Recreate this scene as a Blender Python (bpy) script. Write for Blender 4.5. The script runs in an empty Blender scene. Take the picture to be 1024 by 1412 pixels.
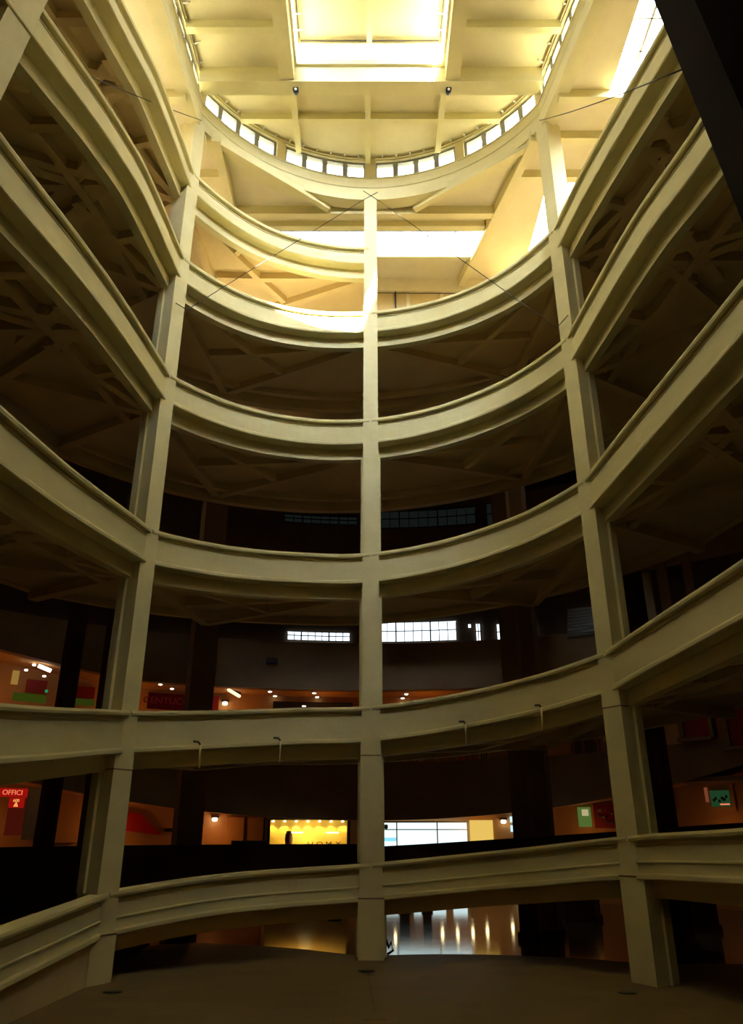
import bpy, math, random
from mathutils import Vector
random.seed(7)
U = 2.0                      # metres per plan unit
SC = bpy.context.scene
COL = SC.collection
pi = math.pi

# ------------------------------------------------------------------ materials
def nt(name):
    m = bpy.data.materials.new(name); m.use_nodes = True
    t = m.node_tree; t.nodes.clear()
    o = t.nodes.new('ShaderNodeOutputMaterial')
    return m, t, o
def concrete(name, c1, c2, scale=0.6, rough=0.75, streak=0.0, bump=0.15, spec=0.3):
    m, t, o = nt(name); N = t.nodes.new; L = t.links.new
    b = N('ShaderNodeBsdfPrincipled'); L(b.outputs[0], o.inputs[0])
    g = N('ShaderNodeNewGeometry')
    mp = N('ShaderNodeMapping'); L(g.outputs['Position'], mp.inputs[0])
    mp.inputs['Scale'].default_value = (1, 1, 1 + streak)
    n1 = N('ShaderNodeTexNoise'); n1.inputs['Scale'].default_value = scale; n1.inputs['Detail'].default_value = 6
    n1.inputs['Roughness'].default_value = 0.65
    L(mp.outputs[0], n1.inputs['Vector'])
    r = N('ShaderNodeValToRGB'); r.color_ramp.elements[0].position = .32; r.color_ramp.elements[1].position = .68
    r.color_ramp.elements[0].color = (*c1, 1); r.color_ramp.elements[1].color = (*c2, 1)
    L(n1.outputs['Fac'], r.inputs[0]); L(r.outputs[0], b.inputs['Base Color'])
    n2 = N('ShaderNodeTexNoise'); n2.inputs['Scale'].default_value = 9; n2.inputs['Detail'].default_value = 5
    L(mp.outputs[0], n2.inputs['Vector'])
    bp = N('ShaderNodeBump'); bp.inputs['Strength'].default_value = bump; bp.inputs['Distance'].default_value = .03
    L(n2.outputs['Fac'], bp.inputs['Height']); L(bp.outputs[0], b.inputs['Normal'])
    b.inputs['Roughness'].default_value = rough
    b.inputs['Specular IOR Level'].default_value = spec
    return m
def plain(name, c, rough=.6, metal=0.0, spec=.4):
    m, t, o = nt(name); N = t.nodes.new; L = t.links.new
    b = N('ShaderNodeBsdfPrincipled'); L(b.outputs[0], o.inputs[0])
    n1 = N('ShaderNodeTexNoise'); n1.inputs['Scale'].default_value = 4
    hs = N('ShaderNodeMixRGB'); hs.inputs[1].default_value = (*[x*.88 for x in c], 1); hs.inputs[2].default_value = (*[min(1, x*1.1) for x in c], 1)
    L(n1.outputs['Fac'], hs.inputs[0]); L(hs.outputs[0], b.inputs['Base Color'])
    b.inputs['Roughness'].default_value = rough; b.inputs['Metallic'].default_value = metal
    b.inputs['Specular IOR Level'].default_value = spec
    return m
def emit(name, c, s):
    m, t, o = nt(name); e = t.nodes.new('ShaderNodeEmission')
    e.inputs[0].default_value = (*c, 1); e.inputs[1].default_value = s
    t.links.new(e.outputs[0], o.inputs[0]); return m
def glass(name):
    m, t, o = nt(name); N = t.nodes.new; L = t.links.new
    a = N('ShaderNodeBsdfTransparent'); a.inputs[0].default_value = (.95, .97, .98, 1)
    g = N('ShaderNodeBsdfGlossy'); g.inputs['Roughness'].default_value = .04
    mx = N('ShaderNodeMixShader'); mx.inputs[0].default_value = .06; L(a.outputs[0], mx.inputs[1]); L(g.outputs[0], mx.inputs[2])
    L(mx.outputs[0], o.inputs[0]); return m
def tiles(name, c1, c2, cj, tw, th, rough, bump=.1, spec=.5, ns=1.2):
    m, t, o = nt(name); N = t.nodes.new; L = t.links.new
    b = N('ShaderNodeBsdfPrincipled'); L(b.outputs[0], o.inputs[0])
    g = N('ShaderNodeNewGeometry')
    br = N('ShaderNodeTexBrick'); br.inputs['Scale'].default_value = 1; br.inputs['Mortar Size'].default_value = .006
    br.inputs['Brick Width'].default_value = tw; br.inputs['Row Height'].default_value = th
    br.inputs['Color1'].default_value = (*c1, 1); br.inputs['Color2'].default_value = (*c2, 1); br.inputs['Mortar'].default_value = (*cj, 1)
    L(g.outputs['Position'], br.inputs['Vector'])
    n = N('ShaderNodeTexNoise'); n.inputs['Scale'].default_value = ns; n.inputs['Detail'].default_value = 7
    L(g.outputs['Position'], n.inputs['Vector'])
    mm = N('ShaderNodeMixRGB'); mm.blend_type = 'MULTIPLY'; mm.inputs[0].default_value = .6
    r = N('ShaderNodeValToRGB'); r.color_ramp.elements[0].color = (.55, .55, .55, 1); r.color_ramp.elements[0].position = .3
    r.color_ramp.elements[1].position = .7
    L(n.outputs['Fac'], r.inputs[0]); L(br.outputs['Color'], mm.inputs[1]); L(r.outputs[0], mm.inputs[2])
    L(mm.outputs[0], b.inputs['Base Color'])
    rr = N('ShaderNodeMapRange'); rr.inputs[3].default_value = rough*.7; rr.inputs[4].default_value = rough*1.3
    L(n.outputs['Fac'], rr.inputs[0]); L(rr.outputs[0], b.inputs['Roughness'])
    bp = N('ShaderNodeBump'); bp.inputs['Strength'].default_value = bump; bp.inputs['Distance'].default_value = .02
    n3 = N('ShaderNodeTexNoise'); n3.inputs['Scale'].default_value = 2.5; n3.inputs['Detail'].default_value = 3
    L(g.outputs['Position'], n3.inputs['Vector'])
    L(n3.outputs['Fac'], bp.inputs['Height']); L(bp.outputs[0], b.inputs['Normal'])
    b.inputs['Specular IOR Level'].default_value = spec
    return m

CREAM = concrete('cream_concrete', (.63, .56, .28), (.71, .64, .335), .7, .7, 2.0)
CREAMC = concrete('cream_column_paint', (.64, .57, .29), (.72, .65, .345), .9, .6, .3)
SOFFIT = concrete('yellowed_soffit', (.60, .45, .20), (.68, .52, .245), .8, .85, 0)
COFFER = concrete('cream_roof_concrete', (.63, .55, .32), (.71, .63, .385), .7, .85, 0)
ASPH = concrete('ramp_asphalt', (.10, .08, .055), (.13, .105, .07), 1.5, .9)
PALE = concrete('bounce_lightened_top_deck', (.44, .39, .29), (.52, .46, .35), 1.0, .85)  # same ramp road, lightened in colour to bounce more light onto the gallery roof
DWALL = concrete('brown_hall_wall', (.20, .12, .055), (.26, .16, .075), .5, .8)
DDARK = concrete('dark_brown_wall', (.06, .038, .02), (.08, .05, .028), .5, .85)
DPIL = concrete('shade_dark_pillar', (.012, .006, .002), (.016, .008, .003), .8, .9, spec=.05)  # shade put into the colour: the pillar's side facing away from the light
SHOPW = concrete('shop_wall_tan', (.50, .26, .10), (.58, .31, .12), .5, .7)
FRAME = plain('grey_window_frame', (.30, .30, .28), .5, .2)
DKFR = plain('dark_frame', (.03, .028, .03), .5)
WHITE = plain('white_enamel', (.85, .83, .76), .5)
BLACK = plain('black_metal', (.015, .015, .015), .5)
CABLE = plain('dark_steel_cable', (.04, .032, .02), .6)
RED = plain('red_banner_cloth', (.50, .012, .015), .6)
REDD = plain('deep_red_panel', (.28, .01, .012), .6)
GOODS = [plain('goods_%s' % n, c, .6) for n, c in (('red', (.35, .04, .03)), ('brown', (.12, .06, .03)), ('pale', (.4, .25, .14)), ('green', (.06, .13, .05)), ('blue', (.06, .07, .14)))]
GLASS = glass('clear_window_glass')
VOIDF = tiles('matte_stone_floor', (.17, .115, .05), (.20, .14, .06), (.16, .12, .07), 1.2, .6, .62, .12, .25)
POLF = tiles('polished_stone_floor', (.10, .07, .035), (.115, .08, .04), (.05, .035, .02), 1.2, 1.2, .10, .05, .36)

# ------------------------------------------------------------------ mesh builder (plan units)
class MB:
    def __init__(s): s.v = []; s.f = []; s.sm = []
    def add(s, vs, fs, smooth=False):
        b = len(s.v); s.v += [tuple(v) for v in vs]
        s.f += [tuple(b+i for i in f) for f in fs]; s.sm += [smooth]*len(fs); return s
    def box(s, x0, x1, y0, y1, z0, z1):
        return s.hexa([(x0, y0, z0), (x1, y0, z0), (x1, y1, z0), (x0, y1, z0)], [(x0, y0, z1), (x1, y0, z1), (x1, y1, z1), (x0, y1, z1)])
    def hexa(s, lo, hi):
        return s.add(list(lo)+list(hi), [(3, 2, 1, 0), (4, 5, 6, 7), (0, 1, 5, 4), (1, 2, 6, 5), (2, 3, 7, 6), (3, 0, 4, 7)])
    def prism(s, poly, z0, z1):
        n = len(poly)
        vs = [(x, y, z0) for x, y in poly]+[(x, y, z1) for x, y in poly]
        fs = [tuple(range(n-1, -1, -1)), tuple(range(n, 2*n))]+[(i, (i+1) % n, n+(i+1) % n, n+i) for i in range(n)]
        return s.add(vs, fs)
    def loft(s, rings, caps=True, smooth=False):
        n = len(rings[0]); vs = [p for r in rings for p in r]; fs = []
        for k in range(len(rings)-1):
            for i in range(n):
                j = (i+1) % n
                fs.append((k*n+i, k*n+j, (k+1)*n+j, (k+1)*n+i))
        if caps: fs += [tuple(range(n-1, -1, -1)), tuple(range((len(rings)-1)*n, len(rings)*n))]
        return s.add(vs, fs, smooth)
    def tube(s, pts, r, n=6):
        rings = []; pts = [Vector(p) for p in pts]
        for i, p in enumerate(pts):
            d = (pts[min(i+1, len(pts)-1)]-pts[max(i-1, 0)]).normalized()
            a = d.cross(Vector((0, 0, 1)));
            if a.length < 1e-3: a = d.cross(Vector((1, 0, 0)))
            a.normalize(); b = d.cross(a)
            rings.append([tuple(p+a*(r*math.cos(2*pi*k/n))+b*(r*math.sin(2*pi*k/n))) for k in range(n)])
        return s.loft(rings, True, True)
    def sphere(s, c, r, n=10, m=6, sz=1.0):
        rings = []
        for j in range(1, m):
            a = pi*j/m
            rings.append([(c[0]+r*math.sin(a)*math.cos(2*pi*k/n), c[1]+r*math.sin(a)*math.sin(2*pi*k/n), c[2]+r*sz*math.cos(a)) for k in range(n)])
        return s.loft(rings, True, True)
    def build(s, name, mat, parent=None):
        me = bpy.data.meshes.new(name)
        off = Vector((0, 0, 0)); p = parent
        while p is not None: off += p.location; p = p.parent
        me.from_pydata([tuple(Vector(v)*U-off) for v in s.v], [], s.f)
        me.polygons.foreach_set('use_smooth', s.sm)
        me.update()
        import bmesh
        bm = bmesh.new(); bm.from_mesh(me); bmesh.ops.recalc_face_normals(bm, faces=bm.faces); bm.to_mesh(me); bm.free()
        me.materials.append(mat)
        o = bpy.data.objects.new(name, me); COL.objects.link(o)
        if parent is not None: o.parent = parent
        return o
def thing(name, label, cat, loc=(0, 0, 0), group=None):
    o = bpy.data.objects.new(name, None); COL.objects.link(o)
    o.location = Vector(loc)*U; o.empty_display_size = .3
    o['label'] = label; o['category'] = cat; o['kind'] = 'thing'
    if group: o['group'] = group
    return o
def tag(o, label, cat, group=None):
    o['label'] = label; o['category'] = cat; o['kind'] = 'thing'
    if group: o['group'] = group
    return o
def struct(o, label=None, cat=None):
    o['kind'] = 'structure'
    if label: o['label'] = label
    if cat: o['category'] = cat
    return o
def sempty(name, label, cat, loc=(0, 0, 0)):
    o = thing(name, label, cat, loc); o['kind'] = 'structure'; return o

# ------------------------------------------------------------------ camera
F, PIT, CXP = 1043.84, .398404, 508.94
CAMP = Vector((.0272, -11.6612, 1.6))
cd = bpy.data.cameras.new('camera'); cam = bpy.data.objects.new('camera', cd); COL.objects.link(cam)
cam.location = CAMP*U; cam.rotation_euler = (pi/2+PIT, 0, 0)
cd.sensor_fit = 'HORIZONTAL'; cd.sensor_width = 36; cd.lens = 36*F/1024; cd.shift_x = (512-CXP)/1024
cd.clip_end = 300; cd.clip_start = .05
SC.camera = cam
def ray(x, y):
    u, v = (x-CXP)/F, (706-y)/F
    return Vector((u, math.cos(PIT)-math.sin(PIT)*v, math.sin(PIT)+math.cos(PIT)*v))
def at_y(x, y, Y):
    r = ray(x, y); return CAMP+r*((Y-CAMP.y)/r.y)
def at_z(x, y, z):
    r = ray(x, y); return CAMP+r*((z-CAMP.z)/r.z)
A0 = (.05, -3.64); R0 = 3.64
def at_cyl(x, y, rad):                      # the round hall wall of radius rad: angle and height of what stands there
    r = ray(x, y); ox, oy = CAMP.x-A0[0], CAMP.y-A0[1]
    a = r.x**2+r.y**2; b = 2*(ox*r.x+oy*r.y); c = ox*ox+oy*oy-rad*rad
    t = (-b+math.sqrt(b*b-4*a*c))/2/a
    p = CAMP+r*t
    return math.atan2(p.x-A0[0], p.y-A0[1]), p.z
def cyl(th, rad, z=0): return (A0[0]+rad*math.sin(th), A0[1]+rad*math.cos(th), z)

# ------------------------------------------------------------------ plan of the void: arc end + straight sides
S1 = 3.73; PH1 = S1/R0
def smooth(t): t = max(0, min(1, t)); return t*t*(3-2*t)
def plan(s, off=0.0):
    if abs(s) <= S1:
        ph = s/R0; return (A0[0]+(R0+off)*math.sin(ph), A0[1]+(R0+off)*math.cos(ph))
    g = 1 if s > 0 else -1; d = abs(s)-S1
    bx, by = A0[0]+R0*math.sin(g*PH1), A0[1]+R0*math.cos(PH1)
    sl = .15 if g > 0 else .06
    L = math.hypot(1, sl); x = bx+g*sl*d/L; y = by-d/L
    ph = PH1+(pi/2+math.atan(sl)*0-PH1)*smooth(d/2.2)
    return (x+g*off*math.sin(ph), y+off*math.cos(ph))
def nrm(s):
    a, b = plan(s, 0), plan(s, 1); return (b[0]-a[0], b[1]-a[1])
ZT = {
 1: [(-8.5, .62), (-6.1, .78), (-3.73, .93), (-2, 1.07), (0, 1.18), (2, 1.375), (3.73, 1.54), (6, 1.62), (8.5, 1.75)],
 2: [(-9.5, 2.42), (-6.8, 2.64), (-3.73, 3.01), (-1.2, 3.27), (0, 3.33), (2.57, 3.63), (3.73, 3.77), (6.8, 3.98), (9.5, 4.2)],
 3: [(-9.5, 4.98), (-7.7, 5.10), (-6.2, 5.21), (-3.73, 5.50), (-1.3, 5.7), (0, 5.77), (2.55, 6.11), (3.73, 6.28), (7.5, 6.59), (9.5, 6.75)],
 4: [(-9.5, 7.3), (-8.4, 7.47), (-7, 7.74), (-5.7, 7.92), (-3.73, 8.06), (-1.8, 8.14), (0, 8.27), (2.5, 8.58), (3.73, 8.75), (6, 8.97), (7.5, 8.88), (9.5, 8.85)],
 5: [(-9.5, 9.0), (-8.4, 9.39), (-7.3, 9.80), (-6.6, 10.03), (-5.6, 10.27), (-3.73, 10.33), (-2, 10.385), (0, 10.57), (2.5, 10.77), (3.73, 10.93), (5.1, 10.97), (7.3, 10.79), (9.5, 10.6)],
 6: [(-9.5, 11.0), (-7.1, 11.66), (-6.3, 11.91), (-5.6, 12.1), (-3.73, 12.19), (-2, 12.09), (0, 12.10)],
}
PHT = {1: .475, 2: .52, 3: .50, 4: .48, 5: .45, 6: .38}
def zt(b, s):
    k = ZT[b]
    if s <= k[0][0]: return k[0][1]
    for i in range(len(k)-1):
        if s <= k[i+1][0]:
            x0, y0 = k[i]; x1, y1 = k[i+1]; h = x1-x0
            m0 = ((y1-y0)/h if i == 0 else (y1-k[i-1][1])/(x1-k[i-1][0]))
            m1 = ((y1-y0)/h if i+2 >= len(k) else (k[i+2][1]-y0)/(k[i+2][0]-x0))
            t = (s-x0)/h
            return (2*t**3-3*t*t+1)*y0+(t**3-2*t*t+t)*h*m0+(-2*t**3+3*t*t)*y1+(t**3-t*t)*h*m1
    return k[-1][1]
def sweep(mb, prof, s0, s1, zf, n=None):
    n = n or max(4, int(abs(s1-s0)/.16))
    rings = []
    for i in range(n+1):
        s = s0+(s1-s0)*i/n; z = zf(s)
        rings.append([(*plan(s, o), z+dz) for o, dz in prof])
    return mb.loft(rings)

COLS = {'L': -S1, 'C': 0.0, 'R': S1}
BAYS = {'SL': (-S1-5.4, -S1), 'LC': (-S1, 0), 'CR': (0, S1), 'SR': (S1, S1+5.4)}
BTXT = {'SL': 'left of the left column', 'LC': 'between left and centre columns',
        'CR': 'between centre and right columns', 'SR': 'right of the right column'}
ORD = {1: 'lowest', 2: 'second', 3: 'third', 4: 'fourth', 5: 'fifth', 6: 'topmost'}

# ------------------------------------------------------------------ parapets
def trim_s(bay):
    a, b = BAYS[bay]; return a+.02, b-.02
for b in range(1, 7):
    for bay in BAYS:
        if b == 6 and bay in ('CR', 'SR'): continue
        s0, s1 = trim_s(bay); h = PHT[b]; zf = lambda s, b=b: zt(b, s)
        mid = (s0+s1)/2
        t = thing('parapet', 'cream parapet of the %s ramp turn, %s' % (ORD[b], BTXT[bay]), 'parapet', (*plan(mid), zt(b, mid)-h), 'parapet bays along the spiral ramp')
        sweep(MB(), [(-.05, 0), (.17, 0), (.17, -.058), (-.05, -.058), (-.058, -.03)], s0, s1, zf).build('coping', CREAM, t)
        pr = [(.02, -.058), (.02, -.082), (.005, -.086), (.005, -.102), (.02, -.106), (.02, -.128), (0, -.134)]
        if b == 1: pr += [(0, -h+.2), (-.014, -h+.192), (-.014, -h+.178), (0, -h+.17)]
        pr += [(0, -h+.07), (.15, -h+.07), (.15, -.06)]
        sweep(MB(), pr, s0, s1, zf).build('panel', CREAM, t)
        sweep(MB(), [(-.02, -h+.07), (-.03, -h+.05), (-.03, -h+.012), (-.018, -h), (.2, -h), (.2, -h+.07)], s0, s1, zf).build('ledge', CREAM, t)
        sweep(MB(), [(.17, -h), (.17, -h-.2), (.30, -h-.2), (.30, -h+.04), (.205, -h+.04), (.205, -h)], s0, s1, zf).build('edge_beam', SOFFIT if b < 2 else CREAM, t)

# ------------------------------------------------------------------ ramp decks with ribbed undersides
def ribline(mb, P, Q, b, w, dep, wz=0.0):
    # straight rib in plan from P to Q (plan coordinates) hung under the deck of turn b
    n = 8; d = Vector((Q[0]-P[0], Q[1]-P[1])); L = d.length; d /= L; px, py = -d.y*w/2, d.x*w/2
    rings = []
    for i in range(n+1):
        x, y = P[0]+d.x*L*i/n, P[1]+d.y*L*i/n
        s, off = unplan(x, y)
        z = zt(b, s)-PHT[b]-.02
        rings.append([(x+px, y+py, z-dep), (x-px, y-py, z-dep), (x-px, y-py, z+.05), (x+px, y+py, z+.05)])
    mb.loft(rings)
def unplan(x, y):
    if y > A0[1]+R0*math.cos(PH1) or True:
        ph = math.atan2(x-A0[0], y-A0[1])
        if abs(ph) <= PH1: return ph*R0, math.hypot(x-A0[0], y-A0[1])-R0
    by = A0[1]+R0*math.cos(PH1); g = 1 if x > 0 else -1
    d = max(0, by-y); 
    # find s whose normal passes nearest
    best = None
    for k in range(0, 60):
        s = g*(S1+k*.15); p = plan(s); q = nrm(s)
        dx, dy = x-p[0], y-p[1]; cr = abs(dx*q[1]-dy*q[0])
        if best is None or cr < best[0]: best = (cr, s, dx*q[0]+dy*q[1])
    return best[1], best[2]
W = 2.5
def pt(s, o): return plan(s, o)
for b in range(1, 7):
    for bay in BAYS:
        if b == 6 and bay in ('CR', 'SR'): continue
        s0, s1 = BAYS[bay]; zf = lambda s, b=b: zt(b, s)-PHT[b]
        mid = (s0+s1)/2
        t = thing('ramp_deck', 'dark ribbed ramp deck of the %s turn, %s' % (ORD[b], BTXT[bay]), 'ramp', (*plan(mid, 1.2), zf(mid)), 'ramp deck bays of the spiral')
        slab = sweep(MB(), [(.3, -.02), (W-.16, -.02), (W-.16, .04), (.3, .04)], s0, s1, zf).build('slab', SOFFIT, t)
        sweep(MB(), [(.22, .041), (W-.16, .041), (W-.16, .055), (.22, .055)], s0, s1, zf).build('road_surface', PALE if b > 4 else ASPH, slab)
        sweep(MB(), [(W-.15, .05), (W-.15, -.24 if b > 3 else -.035), (W, -.24 if b > 3 else -.035), (W, .05)], s0, s1, zf).build('outer_beam', SOFFIT, t)
        oph = .47 if b > 1 else (.86 if bay == 'SR' else .64)
        if bay == 'SL' and b == 1:
            sweep(MB(), [(W-.1, .0), (W, .0), (W, 1.37), (W-.1, 1.37)], s0, s1, lambda s: 0).build('outer_parapet', DDARK, t)
        elif bay == 'LC' and b == 1:
            sweep(MB(), [(W-.1, .0), (W, .0), (W, 0.98), (W-.1, .98)], s0, s1, lambda s: .41).build('outer_parapet', DDARK, t)
        else:
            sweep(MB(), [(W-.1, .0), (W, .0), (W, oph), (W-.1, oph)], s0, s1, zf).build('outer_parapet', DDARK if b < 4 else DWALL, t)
        def rib(P, Q, w=.11, dep=.15):
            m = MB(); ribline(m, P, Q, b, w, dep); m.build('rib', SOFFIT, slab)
        if bay in ('LC', 'CR'):
            m_ = (s0+s1)/2
            for sc, g in ((s0, 1), (s1, -1)):
                Q = pt(sc, .25); n_ = nrm(sc); tx, ty = n_[1]*g, -n_[0]*g
                rib(Q, (Q[0]+tx*3.0, Q[1]+ty*3.0))
                rib(Q, pt(m_, W-.1), .13)
            end = s1 if bay == 'LC' else s1
            rib(pt(s0 if bay == 'LC' else s1, .2), pt(s0 if bay == 'LC' else s1, W-.1), .16)
            if bay == 'CR': rib(pt(0, .2), pt(0, W-.1), .16)
            # concentric rib close to the outer edge
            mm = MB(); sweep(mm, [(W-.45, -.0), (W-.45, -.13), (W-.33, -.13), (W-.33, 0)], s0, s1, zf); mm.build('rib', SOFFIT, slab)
            # short web between edge beam and cross rib
            rib(pt(m_-.55*(1 if bay == 'LC' else -1), .25), pt(m_-.55*(1 if bay == 'LC' else -1), .55), .1, .13)
        else:
            g = -1 if bay == 'SL' else 1
            e = S1
            rib(pt(g*(e+.1), .75), pt(g*(e+5.3), .75), .12)
            for dn in (2.3, 4.6):
                c = e+dn
                if c+.6 > e+5.4: continue
                for q in (-1, 1):
                    rib(pt(g*(c-.42*q), .3), pt(g*(c+.42*q), 1.25), .14)
                    rib(pt(g*(c+.1*q), .3), pt(g*(c+1.1*q), W-.1), .12)
                rib(pt(g*(c-.5), .32), pt(g*(c+.5), .32), .16)
                rib(pt(g*(c-.1), .3), pt(g*(c-.1), W-.1), .12)
            for dn in (1.2, 3.45):
                rib(pt(g*(e+dn), .25), pt(g*(e+dn), .75), .12)
            Q = pt(g*e, .25)
            rib(Q, pt(g*(e+1.6), W-.1), .13)
            rib(Q, pt(g*(e+1.9), .9), .12)
# solid plinth carrying the foot of the ramp at the left, and its return under the first bay
m = MB(); sweep(m, [(.04, 0), (.04, 1), (.16, 1), (.16, 0)], -S1-5.4, -S1, lambda s: 0.0)
v = []
for (x, y, z) in m.v:
    s, o = unplan(x, y); v.append((x, y, 0 if z < .5 else zt(1, s)-PHT[1]+.0))
m.v = v
struct(m.build('wall_plinth', SOFFIT), 'low solid wall under the foot of the ramp at left', 'wall')
m = MB(); p0, p1 = plan(-S1+.05, .2), plan(-S1+.7, W)
m.hexa([(p0[0], p0[1], 0), (p1[0], p1[1], 0), (p1[0]-.1, p1[1]+.05, 0), (p0[0]-.1, p0[1]+.05, 0)], [(p0[0], p0[1], .44), (p1[0], p1[1], .44), (p1[0]-.1, p1[1]+.05, .44), (p0[0]-.1, p0[1]+.05, .44)])
struct(m.build('wall_return', DWALL), 'short brown wall running back under the ramp behind the left column', 'wall')

m = MB(); sweep(m, [(W-.1, 0), (W, 0), (W, .45), (W-.1, .45)], -S1, -S1+1.6, lambda s: 0)
struct(m.build('wall_low', DDARK), 'low dark wall under the first ramp bay behind the left column', 'wall')
# ------------------------------------------------------------------ inner columns
def colbox(mb, s, o0, o1, w, z0, z1, w1=None):
    w1 = w1 or w
    P0, P1 = plan(s, o0), plan(s, o1); n = nrm(s) if abs(s) < S1 else (math.sin(s/R0), math.cos(s/R0)); tx, ty = n[1], -n[0]
    lo = [(P0[0]-tx*w/2, P0[1]-ty*w/2, z0), (P0[0]+tx*w/2, P0[1]+ty*w/2, z0), (P1[0]+tx*w/2, P1[1]+ty*w/2, z0), (P1[0]-tx*w/2, P1[1]-ty*w/2, z0)]
    hi = [(P0[0]-tx*w1/2, P0[1]-ty*w1/2, z1), (P0[0]+tx*w1/2, P0[1]+ty*w1/2, z1), (P1[0]+tx*w1/2, P1[1]+ty*w1/2, z1), (P1[0]-tx*w1/2, P1[1]-ty*w1/2, z1)]
    mb.hexa(lo, hi)
CL = {'L': 'tall cream column standing at the left of the void', 'C': 'tall cream column in the middle of the far curve', 'R': 'tall cream column standing at the right of the void'}
for k, s in COLS.items():
    t = thing('column', CL[k], 'column', (*plan(s), 0), 'inner columns of the void')
    b1, b2, b3, b4 = zt(1, s)-PHT[1], zt(2, s)-PHT[2], zt(3, s)-PHT[3], zt(4, s)-PHT[4]
    m = MB(); colbox(m, s, -.06, .3, .36, 0, b1+.04); m.build('pedestal', CREAMC, t)
    m = MB(); colbox(m, s, -.045, .3, .325, b1+.04, b2+.02, .295); m.build('shaft', CREAMC, t)
    m = MB(); colbox(m, s, -.042, .3, .275, b2+.02, b3, .265); colbox(m, s, -.042, .3, .265, b3, b4, .262)
    colbox(m, s, -.042, .3, .262, b4, 13.4, .25); shaft = m.build('shaft', CREAMC, t)
    m = MB(); colbox(m, s, .16, .28, .43, 0, b1-.19); m.build('flange', CREAM, t)
    for b in range(1, 4 if k == 'C' else 5):
        m = MB(); colbox(m, s, .16, .28, (.39, .36, .34, .33)[b-1], zt(b, s), zt(b+1, s)-PHT[b+1]-.18); m.build('flange', CREAM, t)
    for zz in (b1+.03, b2-.2):
        m = MB(); colbox(m, s, -.064 if zz < 1.5 else -.05, .1, .366 if zz < 1.3 else .30, zz, zz+.016); j = m.build('joint_strip', DWALL, shaft); j['label'] = 'dark joint line round the column'
# near columns further along the sides
def lean_edge(x0, y0, x1, y1, Y):
    a, b = at_y(x0, y0, Y), at_y(x1, y1, Y); k = (a.x-b.x)/(a.z-b.z)
    return lambda z: a.x+k*(z-a.z)
e = lean_edge(66, 0, 0, 140, -6.55)
m = MB(); z0, z1 = 0, 13.4
m.hexa([(e(z0)-.38, -6.95, z0), (e(z0), -6.95, z0), (e(z0), -6.55, z0), (e(z0)-.38, -6.55, z0)], [(e(z1)-.38, -6.95, z1), (e(z1), -6.95, z1), (e(z1), -6.55, z1), (e(z1)-.38, -6.55, z1)])
t = thing('column', 'grey-cream near column cut by the upper left corner, seen from close below', 'column', (e(0)-.2, -6.75, 0), 'inner columns of the void')
m.build('shaft', CREAMC, t)
m = MB()
m.hexa([(e(z0)-.62, -6.75, z0), (e(z0)-.38, -6.75, z0), (e(z0)-.38, -6.5, z0), (e(z0)-.62, -6.5, z0)], [(e(z1)-.62, -6.75, z1), (e(z1)-.38, -6.75, z1), (e(z1)-.38, -6.5, z1), (e(z1)-.62, -6.5, z1)])
m.build('flange', CREAM, t)
e2 = lean_edge(901, 0, 1024, 308, -7.6)
m = MB(); w = 1.3
m.hexa([(e2(z0), -8.0, z0), (e2(z0)+w, -8.0, z0), (e2(z0)+w, -7.6, z0), (e2(z0), -7.6, z0)], [(e2(z1), -8.0, z1), (e2(z1)+w, -8.0, z1), (e2(z1)+w, -7.6, z1), (e2(z1), -7.6, z1)])
m2 = m
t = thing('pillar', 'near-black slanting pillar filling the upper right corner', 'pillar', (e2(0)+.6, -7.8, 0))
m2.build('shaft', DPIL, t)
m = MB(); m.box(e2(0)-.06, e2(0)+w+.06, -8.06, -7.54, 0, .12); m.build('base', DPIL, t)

# ------------------------------------------------------------------ ring beam, clerestory
RB, SILL, WTOP, LTOP = 13.32, 13.92, 14.41, 14.56
ring_spans = {'SL': (-S1-11, -S1), 'LC': (-S1, 0), 'CR': (0, S1), 'SR': (S1, S1+11)}
RT = {'SL': 'left straight', 'LC': 'curved, left of the centre column', 'CR': 'curved, right of the centre column', 'SR': 'right straight'}
for bay, (s0, s1) in ring_spans.items():
    t = thing('ring_beam', 'cream beam under the clerestory windows, %s run' % RT[bay], 'beam', (*plan((s0+s1)/2), RB)); t['kind'] = 'structure'
    n = 60 if 'S' in bay else 24
    sweep(MB(), [(-.04, 0), (-.04, .30), (-.01, .31), (-.01, .33), (-.03, .34), (-.03, .56), (-.045, .57), (-.045, .60), (.22, .60), (.22, 0)], s0, s1, lambda s: RB, n).build('beam', CREAM, t)
    sweep(MB(), [(.0, WTOP-RB), (.0, LTOP-RB+.06), (.2, LTOP-RB+.06), (.2, WTOP-RB)], s0, s1, lambda s: RB, n).build('lintel', COFFER, t)
wn = 0
def clerestory(s0, s1, text, panes=4):
    global wn
    wn += 1
    t = sempty('window_%d' % wn, text, 'window', (*plan((s0+s1)/2), SILL))
    m = MB()
    for i in range(panes+1):
        s = s0+(s1-s0)*i/panes; w = .05
        a = [plan(s-w, .06), plan(s+w, .06), plan(s+w, .15), plan(s-w, .15)]
        m.prism(a, SILL, WTOP)
    sweep(m, [(.06, 0), (.13, 0), (.13, .03), (.06, .03)], s0, s1, lambda s: SILL, 8)
    sweep(m, [(.06, -.045), (.13, -.045), (.13, 0), (.06, 0)], s0, s1, lambda s: WTOP, 8)
    m.build('frame', FRAME, t)
    sweep(MB(), [(.095, .0), (.1, .0), (.1, WTOP-SILL), (.095, WTOP-SILL)], s0+.02, s1-.02, lambda s: SILL, 8).build('glazing', GLASS, t)
posts = []
q = S1/2
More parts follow.
